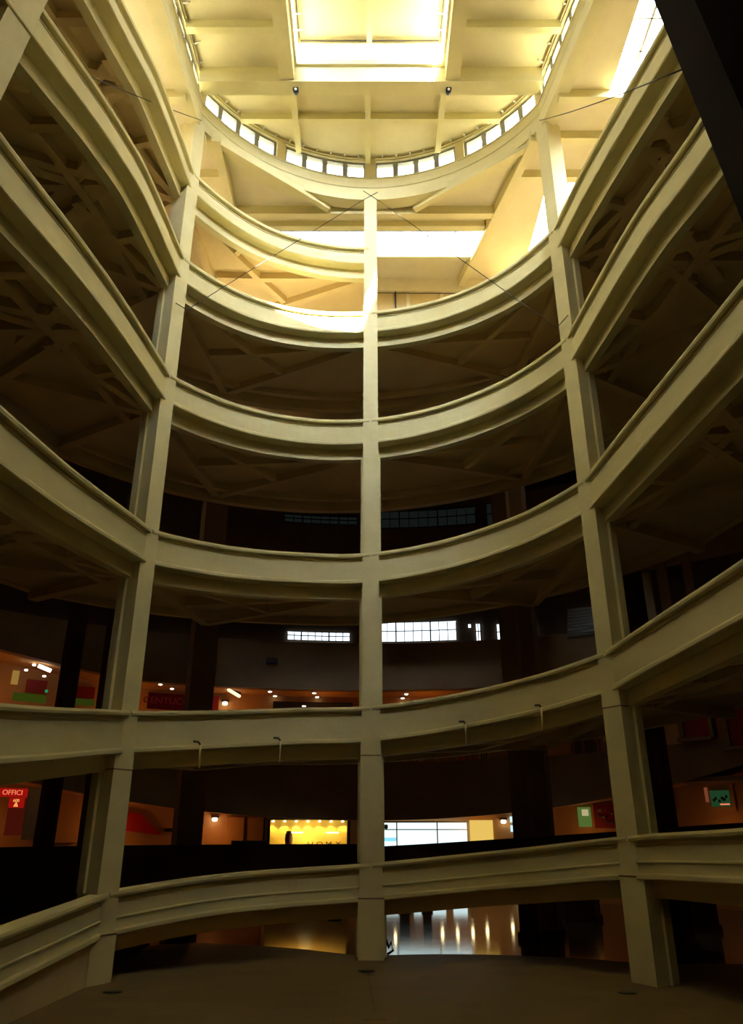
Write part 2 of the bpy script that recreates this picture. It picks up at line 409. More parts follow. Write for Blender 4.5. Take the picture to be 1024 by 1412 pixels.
for i, (a, b_, tx) in enumerate([(-S1, -q, 'four-pane clerestory window beside the left column'), (-q, 0, 'four-pane clerestory window just left of the centre column'), (0, q, 'four-pane clerestory window just right of the centre column'), (q, S1, 'four-pane clerestory window beside the right column')]):
    clerestory(a+.09, b_-.09, tx)
for g, nm in ((-1, 'left'), (1, 'right')):
    for k in range(3):
        a, b_ = S1+.12+k*3.6, S1+k*3.6+3.5
        clerestory(min(g*a, g*b_), max(g*a, g*b_), 'clerestory window strip along the %s straight side, %s bay' % (nm, ('first', 'second', 'third')[k]), 8)
for s, tx in ((-S1, 'over the left column'), (-q, 'between left and centre columns'), (0, 'over the centre column'), (q, 'between centre and right columns'), (S1, 'over the right column')):
    m = MB(); w = .11 if abs(s) in (0, S1) else .09
    m.prism([plan(s-w, -.0), plan(s+w, -.0), plan(s+w, .2), plan(s-w, .2)], SILL-.01, WTOP+.02)
    tag(m.build('window_post', COFFER), 'cream post in the clerestory %s' % tx, 'post', 'clerestory posts')
# cable trays with white brackets along the lintel
for bay, (s0, s1) in {'SL': (-S1-6, -S1-.2), 'LC': (-S1+.1, -.1), 'CR': (.1, S1-.1), 'SR': (S1+.2, S1+6)}.items():
    t = thing('cable_tray', 'grey cable run with white pegs above the clerestory, %s stretch' % RT[bay], 'cable tray', (*plan((s0+s1)/2), WTOP+.05), 'cable runs above the clerestory')
    tray = sweep(MB(), [(-.03, 0), (-.03, .02), (-.005, .02), (-.005, 0)], s0, s1, lambda s: WTOP+.03, 40).build('tray', COFFER, t)

    n = 16 if 'S' in bay else 12
    for i in range(n):
        s = s0+(s1-s0)*(i+.5)/n; big = 'S' in bay and i % 2 == 0
        a = plan(s, -.02); c = plan(s, -.16 if big else -.09)
        m = MB(); m.tube([(a[0], a[1], WTOP+.06), (c[0], c[1], WTOP+.06)], .017); m.build('bracket', WHITE, tray)

# ------------------------------------------------------------------ central roof
def xin(Y, off=.12):       # void half-limits at Y
    if Y > A0[1]+R0*math.cos(PH1):
        rr = R0+off; c = math.sqrt(max(0, rr*rr-(Y-A0[1])**2)); return A0[0]-c, A0[0]+c
    d = (A0[1]+R0*math.cos(PH1)-Y); bl = A0[0]-R0*math.sin(PH1); br = A0[0]+R0*math.sin(PH1)
    return bl-.06*d-off, br+.15*d+off
ZC = 14.5
ceil = sempty('ceiling', 'cream coffered roof over the void', 'ceiling', (0, -4, ZC))
m = MB(); ys = [-15+.1*i for i in range(0, 151)]
HX0, HX1, HY1, HY0 = -1.30, 1.37, -2.05, -9.0
for i in range(len(ys)-1):
    y0, y1 = ys[i], ys[i+1]
    if A0[1]+R0+.1 < y1: continue
    l0, r0 = xin(y0); l1, r1 = xin(min(y1, A0[1]+R0+.11))
    segs = [((l0, l1), (HX0, HX0)), ((HX1, HX1), (r0, r1))] if HY0 < y0 and y1 < HY1+.001 else [((l0, l1), (r0, r1))]
    for (a0, a1), (b0, b1) in segs:
        m.hexa([(a0, y0, ZC), (b0, y0, ZC), (b1, y1, ZC), (a1, y1, ZC)], [(a0, y0, ZC+.12), (b0, y0, ZC+.12), (b1, y1, ZC+.12), (a1, y1, ZC+.12)])
m.build('slab', COFFER, ceil)
def cb(name, x0, x1, y0, y1, z0): m = MB(); m.box(x0, x1, y0, y1, z0, ZC+.02); return m.build(name, CREAM, ceil)
lx, rx = xin(-1.85, 0)
cb('cross_beam', lx, rx, -2.04, -1.76, 14.12)
cb('main_beam', -1.60, -1.34, -9.2, -2.0, 14.16); cb('main_beam', 1.41, 1.67, -9.2, -2.0, 14.16)
for x in (-1.41, 0, 1.42): cb('rib', x-.055, x+.055, -1.77, (A0[1]+math.sqrt(R0**2-x*x)), 14.32)
l, r = xin(-1.02, 0); cb('rib', l, r, -1.075, -.965, 14.335)
for Y in (-2.86, -3.9, -4.95, -7):
    l, r = xin(Y, 0); cb('rib', l, -1.5, Y-.06, Y+.06, 14.3); cb('rib', 1.5, r, Y-.06, Y+.06, 14.3)
l, r = xin(-6, 0); cb('cross_beam', l, -1.4, -6.1, -5.9, 14.22); cb('cross_beam', 1.4, r, -6.1, -5.9, 14.22)
l, r = xin(-9.1, 0); cb('cross_beam', l, r, -9.25, -9.0, 14.22)
# lantern
LZ0, LZ1, LZ2 = 14.62, 15.12, 15.22
lan = thing('roof_lantern', 'glazed roof lantern raised over the middle of the void', 'lantern', (.03, -5.5, ZC))
def rim(z0, z1, w):
    m = MB(); m.box(HX0-w, HX0, HY0-w, HY1+w, z0, z1); m.box(HX1, HX1+w, HY0-w, HY1+w, z0, z1); m.box(HX0, HX1, HY1, HY1+w, z0, z1); m.box(HX0, HX1, HY0-w, HY0, z0, z1); return m
m = MB(); m.box(HX0-.03, HX1+.03, HY0-.03, HY1+.03, LZ2, LZ2+.1); m.build('roof', COFFER, lan)
rim(LZ1, LZ2, .03).build('lintel', COFFER, lan)
m = MB(); m.box(-.02, .08, HY0, HY1, LZ2-.1, LZ2+.02); m.build('rib', COFFER, lan)
for Y in (-3.3, -4.6, -5.9, -7.2): m = MB(); m.box(HX0, HX1, Y-.05, Y+.05, LZ2-.1, LZ2+.02); m.build('rib', COFFER, lan)
def mull(x0, x1, y0, y1): m = MB(); m.box(x0, x1, y0, y1, LZ0, LZ1); m.build('mullion', WHITE, lan)
for k in range(1, 5):
    x = HX0+(HX1-HX0)*k/5; mull(x-.02, x+.02, HY1, HY1+.03); mull(x-.02, x+.02, HY0-.03, HY0)
for k in range(1, 11):
    y = HY0+(HY1-HY0)*k/11; mull(HX0-.03, HX0, y-.02, y+.02); mull(HX1, HX1+.03, y-.02, y+.02)
for x in (HX0-.03, HX1):
    for y in (HY0-.03, HY1): mull(x, x+.03, y, y+.03)
m = MB(); m.box(HX0, HX1, HY1+.012, HY1+.016, LZ0, LZ1); m.box(HX0, HX1, HY0-.016, HY0-.012, LZ0, LZ1); m.box(HX0-.016, HX0-.012, HY0, HY1, LZ0, LZ1); m.box(HX1+.012, HX1+.016, HY0, HY1, LZ0, LZ1)
m.build('glazing', GLASS, lan)
for g, nm in ((-1, 'left'), (1, 'right')):
    t = thing('cable_run', 'white-pegged lighting cable along the %s rim inside the roof lantern' % nm, 'cable', (HX0 if g < 0 else HX1, -5, LZ0), 'cable runs inside the lantern')
    x = HX0 if g < 0 else HX1
    m = MB(); m.tube([(x-g*.03, HY1-.1, LZ1+.01), (x-g*.03, HY0+.1, LZ1+.01)], .012); cab = m.build('cable', CABLE, t)
    for k in range(14):
        y = HY1-.25-k*.3; m = MB(); m.tube([(x, y, LZ1+.01), (x-g*.1, y, LZ1+.01)], .014); m.build('peg', WHITE, cab)
m = MB(); m.tube([(HX0+.05, HY1-.03, LZ1+.03), (HX1-.05, HY1-.03, LZ1+.03)], .015)
tag(m.build('cable', CABLE), 'grey cable along the far rim of the lantern glazing', 'cable')

# ------------------------------------------------------------------ gallery roof over the ramp with skylights
ZG = 13.42; XW = 5.9; YW = 2.55
SKY = [(-2.25, 2.5, .78, 1.55), (3.55, 4.5, -.58, 2.0), (4.2, 4.95, -5.2, -2.4), (4.3, 5.1, -9.4, -5.5), (-4.75, -3.95, -.6, 2.2), (-4.75, -3.95, -5.2, -2.4), (-4.85, -4.0, -9.4, -5.5)]
gal = sempty('ceiling_gallery', 'cream flat roof over the top of the ramp, ribbed and pierced by skylights', 'ceiling', (0, 1, ZG))
m = MB()
def cells(y0, y1, x0, x1):
    out = []; cuts = sorted([(a, b) for a, b, c, d in SKY if c < (y0+y1)/2 < d]); x = x0
    for a, b in cuts:
        if b <= x0 or a >= x1: continue
        out.append((x, a)); x = b
    out.append((x, x1)); return out
yy = sorted(set([round(-15+.1*i, 3) for i in range(0, 176)]+[q for k in SKY for q in k[2:]]))
for y0, y1 in zip(yy[:-1], yy[1:]):
    if y1 > YW+.001: continue
    if (y0+y1)/2 > A0[1]+R0+.1:
        for a, b in cells(y0, y1, -XW, XW): m.box(a, b, y0, y1, ZG, ZG+.25)
    else:
        l0, r0 = xin(y0, .1); l1, r1 = xin(y1, .1)
        for a, b in cells(y0, y1, -XW, min(l0, l1)): m.hexa([(a, y0, ZG), (b if b < min(l0, l1) else l0, y0, ZG), (b if b < min(l0, l1) else l1, y1, ZG), (a, y1, ZG)], [(a, y0, ZG+.25), (b if b < min(l0, l1) else l0, y0, ZG+.25), (b if b < min(l0, l1) else l1, y1, ZG+.25), (a, y1, ZG+.25)])
        for a, b in cells(y0, y1, max(r0, r1), XW): m.hexa([(a if a > max(r0, r1) else r0, y0, ZG), (b, y0, ZG), (b, y1, ZG), (a if a > max(r0, r1) else r1, y1, ZG)], [(a if a > max(r0, r1) else r0, y0, ZG+.25), (b, y0, ZG+.25), (b, y1, ZG+.25), (a if a > max(r0, r1) else r1, y1, ZG+.25)])
m.build('slab', COFFER, gal)
def gb(x0, x1, y0, y1, z0=13.2): m = MB(); m.box(x0, x1, y0, y1, z0, ZG+.01); m.build('rib', CREAM, gal)
gb(-2.78, 2.6, .22, .36, 13.21); gb(-2.78, 2.45, .64, .77, 13.28); gb(-2.78, 2.4, 1.56, 1.68, 13.28)
def gbeam(P, Q, w=.16, z0=13.2):
    d = Vector((Q[0]-P[0], Q[1]-P[1])).normalized(); px, py = -d.y*w/2, d.x*w/2
    a = [(P[0]+px, P[1]+py), (P[0]-px, P[1]-py), (Q[0]-px, Q[1]-py), (Q[0]+px, Q[1]+py)]
    m = MB(); m.prism(a, z0, ZG+.01); m.build('rib', CREAM, gal)
gbeam((3.05, -1.55), (2.15, 2.5)); gbeam((-2.78, -1.55), (-2.78, 2.5))
gbeam((3.0, -1.38), (.95, .16), .11, 13.225); gbeam((-2.75, -1.42), (-.8, .16), .11, 13.225)
for g in (-1, 1):
    for Y in (-.63, -1.52, -2.36, -5.35, -8.0):
        l, r = xin(Y, 0)
        if g < 0: gb(-XW, min(l-.05, -2.84) if Y > -1 else l-.05, Y-.07, Y+.07, 13.23)
        else: gb(r+.05 if Y < -1 else 2.78, XW, Y-.07, Y+.07, 13.23)
SKT = ['long skylight over the ramp straight behind the centre column', 'skylight over the ramp behind the right column', 'skylight over the right side of the ramp near the dark pillar', 'skylight over the right side of the ramp nearest the viewer', 'skylight over the ramp behind the left column', 'skylight over the left side of the ramp', 'skylight over the left side of the ramp nearest the viewer']
for (x0, x1, y0, y1), tx in zip(SKY, SKT):
    wn += 1
    t = sempty('window_%d' % wn, tx, 'skylight', ((x0+x1)/2, (y0+y1)/2, ZG+.2))
    m = MB(); z = ZG+.22
    if x1-x0 > y1-y0:
        n = 8; m.box(x0, x1, (y0+y1)/2-.02, (y0+y1)/2+.02, z, z+.04)
        for k in range(1, n): xx = x0+(x1-x0)*k/n; m.box(xx-.012, xx+.012, y0, y1, z, z+.03)
    else:
        n = 5; m.box((x0+x1)/2-.02, (x0+x1)/2+.02, y0, y1, z, z+.04)
        for k in range(1, n): q_ = y0+(y1-y0)*k/n; m.box(x0, x1, q_-.012, q_+.012, z, z+.03)
    m.build('frame', FRAME, t)
    m = MB(); m.box(x0, x1, y0, y1, z+.015, z+.02); m.build('glazing', GLASS, t)
# outer walls of the roof gallery
TB = 9.65
for nm, bx in (('far', (-XW, XW, YW, YW+.15)), ('left_upper', (-XW-.15, -XW, -14.5, YW+.15)), ('right_upper', (XW, XW+.15, -14.5, YW+.15))):
    m = MB(); m.box(*bx, TB, ZG+.25)
    struct(m.build('wall_'+nm, SOFFIT), 'cream outer wall of the roof gallery, %s side' % nm.split('_')[0], 'wall')
for k in range(7):
    x = -2.2+.78*k
    m = MB(); m.box(x-.04, x+.04, YW-.06, YW, 10.2, 13.28)
    tag(m.build('pilaster', COFFER), 'pale pilaster on the far gallery wall under the skylight, number %s from the left' % ('one', 'two', 'three', 'four', 'five', 'six', 'seven')[k], 'pilaster', 'far wall pilasters')
m = MB(); m.box(-XW, XW, YW-.1, YW, 13.08, 13.42)
struct(m.build('trim_1', COFFER), 'cream cornice along the top of the far gallery wall', 'cornice')
m = MB(); m.tube([(.15, YW-.12, 13.0), (2.6, YW-.12, 12.98)], .01); tag(m.build('pipe', CABLE), 'thin dark pipe running along the far gallery wall', 'pipe')
pp = at_y(545, 404, YW-.03); m = MB(); m.box(pp.x-.015, pp.x+.015, YW-.09, YW, pp.z-.9, pp.z); tag(m.build('drainpipe', BLACK), 'short dark upright pipe on the far gallery wall', 'pipe')

# ------------------------------------------------------------------ hall: floor, round facade, back wall, lid
m = MB(); m.add([(-15, -15, 0), (15, -15, 0), (15, 12, 0), (-15, 12, 0)], [(0, 1, 2, 3)]); struct(m.build('floor', POLF), 'polished brown stone floor of the hall beyond the ramp', 'floor')
ss = [-S1-9+.3*i for i in range(int((2*S1+18)/.3)+1)]
poly = [plan(s, (.37+.3*min(s, 2.9)+1.4*smooth((s-2.9)/1.0)) if s > 0 else min(2.38, .37+1.3*max(0, -s-.2))) for s in ss]; poly += [(4.8, -14.9), (-4.2, -14.9)]
m = MB(); n = len(poly); m.add([(x, y, .006) for x, y in poly], [tuple(range(n-1, -1, -1))])
struct(m.build('floor_void', VOIDF), 'matte stone floor of the round courtyard', 'floor')
RF = 12.04; RI = 13.3
def ring(mb, r0, r1, z0, z1, a0=-1.75, a1=1.75, n=90):
    rings = []
    for i in range(n+1):
        th = a0+(a1-a0)*i/n
        za = z0(th) if callable(z0) else z0; zb = z1(th) if callable(z1) else z1
        rings.append([cyl(th, r0, za), cyl(th, r0, zb), cyl(th, r1, zb), cyl(th, r1, za)])
    return mb.loft(rings)
def gz(d): return lambda th: 1.83+min(1.3, (1.7 if th < 0 else 2.05)*th*th)+d
def cz_(d): return lambda th: 4.98+max(0, -th-.5)*1.4+d
Z = dict(g=1.83, s0=3.20, c1=4.98, s1=6.22, w2=7.6)
struct(ring(MB(), RF, RF+.25, gz(0), lambda th: 3.2+.55*min(1.0, th*th)).build('wall_lower_spandrel', DWALL), 'brown curved spandrel above the ground-floor shops', 'wall')
struct(ring(MB(), RF, RF+.25, cz_(0), Z['s1']).build('wall_middle_spandrel', DWALL), 'brown curved spandrel above the lit gallery', 'wall')
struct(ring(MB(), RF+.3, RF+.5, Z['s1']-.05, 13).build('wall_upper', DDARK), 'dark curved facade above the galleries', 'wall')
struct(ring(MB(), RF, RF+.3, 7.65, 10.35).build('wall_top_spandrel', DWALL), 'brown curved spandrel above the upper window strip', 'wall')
struct(ring(MB(), RI, RI+.2, 0, gz(.1)).build('wall_shops', SHOPW), 'tan rear wall of the ground-floor arcade', 'wall')
struct(ring(MB(), RI, RI+.2, 2.7, cz_(.1)).build('wall_gallery', SHOPW), 'tan rear wall of the upper gallery', 'wall')
struct(ring(MB(), RF+.1, RI+.1, gz(.02), gz(.1)).build('ceiling_arcade', SHOPW), 'tan ceiling of the ground-floor arcade', 'ceiling')
struct(ring(MB(), RF+.1, RI+.1, 2.6, 2.7).build('floor_gallery', DWALL), 'brown floor of the upper gallery', 'floor')
struct(ring(MB(), RF+.1, RI+.1, cz_(.02), cz_(.1)).build('ceiling_upper_gallery', SHOPW), 'orange-lit ceiling of the upper gallery', 'ceiling')
m = MB(); m.box(-15, 15, -14.7, -14.5, 0, 15.3); struct(m.build('wall_back', DWALL), 'brown wall behind the viewer', 'wall')
m = MB()
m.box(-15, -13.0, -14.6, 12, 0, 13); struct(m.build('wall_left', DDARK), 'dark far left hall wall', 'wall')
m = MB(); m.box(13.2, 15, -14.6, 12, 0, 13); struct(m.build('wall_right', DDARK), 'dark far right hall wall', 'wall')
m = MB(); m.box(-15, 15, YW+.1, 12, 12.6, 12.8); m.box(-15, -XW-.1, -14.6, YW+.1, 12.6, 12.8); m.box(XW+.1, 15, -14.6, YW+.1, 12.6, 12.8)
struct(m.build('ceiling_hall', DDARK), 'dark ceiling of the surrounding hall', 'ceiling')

# pillars beyond the ramp
def pillar(label, px, base_off, w, z1, mat=DDARK, d=None, name='pillar', group='hall pillars beyond the ramp'):
    th, _ = at_cyl(px, 1145, R0+base_off)
    x, y, _ = cyl(th, R0+base_off)
    t = thing(name, label, name.replace('floor_', ''), (x, y, 0), group)
    tx, ty = math.cos(th), -math.sin(th); nx, ny = math.sin(th), math.cos(th); d = d or w
    def pr(m, w, d, z0, z1): m.prism([(x+tx*w/2*a+nx*d/2*b, y+ty*w/2*a+ny*d/2*b) for a, b in ((-1, -1), (1, -1), (1, 1), (-1, 1))], z0, z1)
    m = MB(); pr(m, w, d, .1, z1); m.build('shaft', mat, t)
    m = MB(); pr(m, w+.06, d+.06, 0, .1); m.build('base', DDARK, t)
for lb, px, off, w in [('brown pillar beside the red banner, left of the bright wall lamp', 253, 2.75, .30), ('thin brown pillar just left of the bright wall lamp', 271, 3.2, .17),
                       ('dark pillar at the far left between the red sign and the orange door', 63, 2.75, .22), ('dark pillar left of the left column beside the orange door', 121, 2.75, .2),
                       ('broad brown pillar right of the white shop windows', 722, 2.75, .30), ('dark brown pillar next to the slim white light slit', 746, 3.3, .38),
                       ('dark pillar just right of the right column', 912, 2.75, .38)]:
    pillar(lb, px, off, w, 12.6, DWALL if 'brown' in lb else DDARK)
for lb, px, off, w in [('squat dark block on the shiny floor, right of the bright reflections', 793, 5.8, .55), ('dark block on the shiny floor beside the white reflection', 752, 7.2, .5),
                       ('dark block on the floor just right of the right column base', 945, 5.2, .5), ('slim dark bollard on the floor right of the centre column base', 556, 7.2, .22), ('second slim dark bollard, in the bright floor reflections', 586, 7.2, .18)]:
    pillar(lb, px, off, w, .62, DDARK, name='floor_block', group=None)

# ------------------------------------------------------------------ shops on the facade
def patch(mb, x0, x1, y0, y1, rad, dep=.06, n=4, zl=None, zh=None):
    ym = (y0+y1)/2; xm = (x0+x1)/2
    a0, a1 = at_cyl(x0, ym, rad)[0], at_cyl(x1, ym, rad)[0]
    z1 = at_cyl(xm, y0, rad)[1] if zh is None else zh; z0 = at_cyl(xm, y1, rad)[1] if zl is None else zl
    rings = []
    for i in range(n+1):
        th = a0+(a1-a0)*i/n
        rings.append([cyl(th, rad, z0), cyl(th, rad, z1), cyl(th, rad-dep, z1), cyl(th, rad-dep, z0)])
    mb.loft(rings); return (a0+a1)/2, (z0+z1)/2
def loc_of(px, py, rad): th, z = at_cyl(px, py, rad); return cyl(th, rad, z)
def single(name, label, cat, x0, x1, y0, y1, rad, mat, dep=.06, group=None, **k):
    m = MB(); patch(m, x0, x1, y0, y1, rad, dep, **k); return tag(m.build(name, mat), label, cat, group)
def text(s, px, py, rad, hpx, mat, parent, name='lettering', wfac=1.0):
    cu = bpy.data.curves.new('t', 'FONT'); cu.body = s; cu.align_x = 'CENTER'; cu.align_y = 'CENTER'; cu.extrude = .02
    ob = bpy.data.objects.new('t', cu); COL.objects.link(ob)
    dg = bpy.context.evaluated_depsgraph_get(); me = ob.evaluated_get(dg).to_mesh()
    th, z = at_cyl(px, py, rad); zz = at_cyl(px, py-hpx/2, rad)[1]-at_cyl(px, py+hpx/2, rad)[1]
    sc = zz/.72
    c = cyl(th, rad); tx, ty = math.cos(th), -math.sin(th); nx, ny = -math.sin(th), -math.cos(th)
    m = MB()
    m.add([(c[0]+tx*v.co.x*sc*wfac+nx*(v.co.z*.5+.02), c[1]+ty*v.co.x*sc*wfac+ny*(v.co.z*.5+.02), z+v.co.y*sc) for v in me.vertices], [tuple(p.vertices) for p in me.polygons])
    ob.evaluated_get(dg).to_mesh_clear(); bpy.data.objects.remove(ob); bpy.data.curves.remove(cu)
    return m.build(name, mat, parent)
EM = {}
def E(n, c, s):
    EM[n] = emit('lit_'+n, c, s); return EM[n]
RD = RI-.05
# red sign at far left
RS = R0+8.2
t = thing('shop_sign', 'glowing red sign reading OFFICI 600 at the far left edge', 'sign', loc_of(18, 1120, RS))
m = MB(); patch(m, -14, 37, 1087, 1099, RS); m.build('header_board', E('red_sign', (.75, .012, .008), .55), t)
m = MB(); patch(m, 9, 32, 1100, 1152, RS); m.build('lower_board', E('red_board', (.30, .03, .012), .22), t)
m = MB(); patch(m, 12, 32, 1100, 1114, RS, .08); m.build('number_board', EM['lit_red_sign'] if 'lit_red_sign' in EM else EM['red_sign'], t)
text('OFFICI', 17, 1093, RS-.06, 7, E('sign_letters', (1, .22, .1), 1.3), t)
text('600', 22, 1104, RS-.08, 4.2, E('sign_number', (1, .4, .1), 1.3), t)
th, z = at_cyl(20, 1109, RS); c = cyl(th, RS-.1); m = MB(); m.add([(c[0]-.05*math.cos(th), c[1]+.05*math.sin(th), z-.05), (c[0]+.05*math.cos(th), c[1]-.05*math.sin(th), z-.05), (c[0], c[1], z+.06)], [(0, 1, 2)]); m.build('arrow', EM['sign_number'], t)
single('wall_board', 'dull brown panel between the red sign and the dark pillar', 'panel', 33, 57, 1086, 1158, RS, SHOPW)
t = thing('shop_entrance', 'orange-lit plain door panel left of the left column', 'door', loc_of(86, 1125, RD))
m = MB(); patch(m, 64, 111, 1088, 1162, RD, .08); m.build('panel', SHOPW, t)
m = MB(); patch(m, 64, 111, 1086, 1090, RD, .12); m.build('lintel', SHOPW, t)
# red banner
t = thing('wall_banner', 'red slanted banner on the orange wall right of the left column', 'banner', loc_of(190, 1135, RD))
P = [loc_of(x, y, RD-.03) for x, y in ((150, 1116), (194, 1122), (224, 1152), (150, 1143))]
Q_ = [loc_of(x, y, RD-.07) for x, y in ((150, 1116), (194, 1122), (224, 1152), (150, 1143))]
m = MB(); m.hexa(P, Q_); m.build('cloth', RED, t)
m = MB(); patch(m, 166, 188, 1131, 1134, RD-.07, .01); m.build('pale_lettering', WHITE, t)
single('wall_plaque', 'small black plaque at the end of the red banner wall', 'plaque', 227, 238, 1142, 1147, RD-.02, BLACK)
# wall lamps
WL = E('lamp_white', (1, .86, .6), 9)
for lb, px, py, rad, r in [('bright white wall lamp beside the yellow shop window', 296, 1130, RD-.1, .07), ('bright square lamp under the gallery ceiling, left of centre', 310, 970, RD-.1, .07),
                           ('bright white lamp right of the yellow and white shop windows', 694, 1133, RD-.1, .07)]:
    c = loc_of(px, py, rad); t = thing('wall_lamp', lb, 'lamp', c, 'wall lamps of the shops')
    m = MB(); m.sphere(c, r, sz=.7); m.build('globe', WL, t)
    m = MB(); m.box(c[0]-.09, c[0]+.09, c[1]-.05, c[1]+.12, c[2]+.05, c[2]+.09); m.build('hood', DKFR, t)
single('counter', 'black counter top in front of the orange doors beside the yellow window', 'counter', 318, 366, 1159, 1172, RF-.3, DKFR, .2)
for lb, x0, x1 in [('orange double door left leaf right of the wall lamp', 310, 336), ('orange door leaf beside the dark jamb of the yellow window', 338, 363)]:
    t = thing('shop_entrance', lb, 'door', loc_of((x0+x1)/2, 1145, RD)); m = MB(); patch(m, x0, x1, 1127, 1175, RD, .06); m.build('leaf', SHOPW, t)
    m = MB(); patch(m, x1-1, x1+1, 1127, 1175, RD, .1); m.build('jamb', DKFR, t)
# yellow shop window: a niche with wall washers
def niche(label, x0, x1, ytop, rad, deep, wallmat, zb=.95):
    a0, a1 = at_cyl(x0, 1145, rad)[0], at_cyl(x1, 1145, rad)[0]; z1 = at_cyl((x0+x1)/2, ytop, rad)[1]
    t = thing('shop_window', label, 'shop window', cyl((a0+a1)/2, rad, zb))
    m = MB()
    n = 10; r = []
    for i in range(n+1):
        th = a0+(a1-a0)*i/n; r.append([cyl(th, rad-.04, zb), cyl(th, rad-.04, z1), cyl(th, rad-.07, z1), cyl(th, rad-.07, zb)])
    m.loft(r); m.build('display_wall', wallmat, t)
    m = MB()
    for th in (a0, a1): m.hexa([cyl(th-.003, rad, zb), cyl(th+.003, rad, zb), cyl(th+.003, rad-deep, zb), cyl(th-.003, rad-deep, zb)], [cyl(th-.003, rad, z1), cyl(th+.003, rad, z1), cyl(th+.003, rad-deep, z1), cyl(th-.003, rad-deep, z1)])
    ring(m, rad-deep, rad, z1, z1+.04, a0, a1, 8); m.build('frame', DKFR, t)
    ring(MB(), rad-deep, rad-.05, 0, zb-.02, a0, a1, 8).build('stall_riser', SHOPW, t)
    return t, a0, a1, z1
YEL = plain('yellow_plaster', (.80, .55, .10), .7)
t, a0, a1, z1 = niche('warm yellow shop window with a row of ceiling spots and dark letters', 367, 480, 1131, RD, .75, YEL)
SPOTW = E('spot_bulb', (1, .8, .4), 30)
def lightobj(kind, name, loc, energy, color, **k):
    l = bpy.data.lights.new(name, kind); l.energy = energy; l.color = color
    for q, v_ in k.items(): setattr(l, q, v_)
    o = bpy.data.objects.new(name, l); COL.objects.link(o); o.location = Vector(loc)*U; return o
for k in range(7):
    th = a0+(a1-a0)*(k+.5)/7; c = cyl(th, RD-.2, z1-.03)
    m = MB(); m.sphere(c, .03, 8, 5, .6); m.build('spot', SPOTW, t)
    o = lightobj('SPOT', 'spot_light', cyl(th, RD-.2, z1-.05), 60, (1, .72, .25), spot_size=1.5, spot_blend=.5, shadow_soft_size=.03)
    o.rotation_euler = (math.radians(18), 0, -th)
o = lightobj('POINT', 'shop_light', cyl((a0+a1)/2, RD-.5, z1-.4), 60, (1, .75, .3), shadow_soft_size=.3)
for ch, px in zip('HOMY', (427.5, 440.5, 453, 466)): text(ch, px, 1164.5, RD-.2, 7.5, DKFR, t, name='letter', wfac=1.25)
c = loc_of(398, 1154, RD-.4); m = MB(); m.sphere((c[0], c[1], c[2]-.05), .1, 10, 6, 2.2); v_ = m.build('vase', plain('brown_vase', (.12, .04, .03)), t)
for px in (403, 452): c = loc_of(px+6, 1149, RD-.3); m = MB(); m.box(c[0]-.16, c[0]+.16, c[1]-.05, c[1]+.05, c[2], c[2]+.03); m.build('display_light', E('disp%d' % px, (1, .9, .6), 4), t)
# white shop window
WPAN = E('cool_window', (.72, .93, .93), 1.9)
t = thing('shop_window', 'bright bluish-white shop window right of the centre column', 'shop window', loc_of(585, 1146, RD))
m = MB(); patch(m, 524, 645, 1134, 1175, RD, .05, n=10); m.build('lit_pane', WPAN, t)
m = MB(); patch(m, 524, 646, 1175, 1180, RD, .05, n=10, zl=0, zh=.93); m.build('stall_riser', SHOPW, t)
for xa, xb in ((525, 551), (569, 580), (592, 612), (622, 641), (711, 732)): m = MB(); patch(m, xa, xb, 1175, 1180, RD-.05, .02, n=3, zl=0.02, zh=.34); m.build('low_pane', WPAN, t)
for px, py in ((545, 1294), (588, 1290), (610, 1288), (631, 1288), (652, 1287), (672, 1285), (707, 1280)):
    r = ray(px, py); k_ = 20.4/r.y; m = MB(); m.sphere((CAMP.x+r.x*k_, CAMP.y+20.4, -(1.6+r.z*k_)), .035, 8, 6); m.build('counter_lamp', SPOTW, t)
m = MB()
for x in (523, 547, 603, 645): patch(m, x-.8, x+.8, 1134, 1175, RD-.05, .05, n=1)
patch(m, 524, 645, 1143.2, 1144.6, RD-.05, .05, n=10); patch(m, 524, 645, 1132, 1134.5, RD-.05, .05, n=10); m.build('mullions', FRAME, t)
m = MB(); patch(m, 524, 547, 1155, 1160, RD-.06, .01); m.build('blue_strip', E('cyan_strip', (.25, .7, .85), 1.6), t)
for px in (529, 532.5): m = MB(); c = loc_of(px, 1140, RD-.08); m.sphere(c, .045, 8, 6, 1.5); m.build('round_mark', plain('teal_mark%d' % px, (.02, .10, .13)), t)
single('shop_window', 'small yellow-lit shop window at the end of the white window', 'shop window', 648, 680, 1131, 1170, RD, E('yellow_window', (1, .66, .14), 1.1), .05)
t = thing('shop_window', 'little blue-green window panes beside the broad brown pillar', 'shop window', loc_of(712, 1136, RD))
m = MB(); patch(m, 703, 711, 1126, 1134, RD); patch(m, 704, 709, 1138, 1147, RD); m.build('pale_panes', E('pale_blue', (.6, .85, .95), 1.6), t)
m = MB(); patch(m, 713, 722, 1126, 1145, RD); m.build('green_panes', E('dull_green', (.25, .5, .42), .5), t)
single('light_slit', 'slim upright white light slit between the dark pillars at right', 'light', 757, 759.5, 1118, 1146, RF-.5, E('slit', (.75, .9, 1), 1.8), .05)
t = thing('shop_display', 'shop front with a green and white poster left of the right column', 'shop front', loc_of(828, 1125, RD))
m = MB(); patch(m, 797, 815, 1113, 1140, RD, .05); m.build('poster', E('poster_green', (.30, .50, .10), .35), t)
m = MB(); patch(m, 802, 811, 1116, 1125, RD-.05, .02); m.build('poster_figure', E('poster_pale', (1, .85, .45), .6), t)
m = MB(); patch(m, 816, 819, 1110, 1140, RD, .06); m.build('jamb', SHOPW, t)
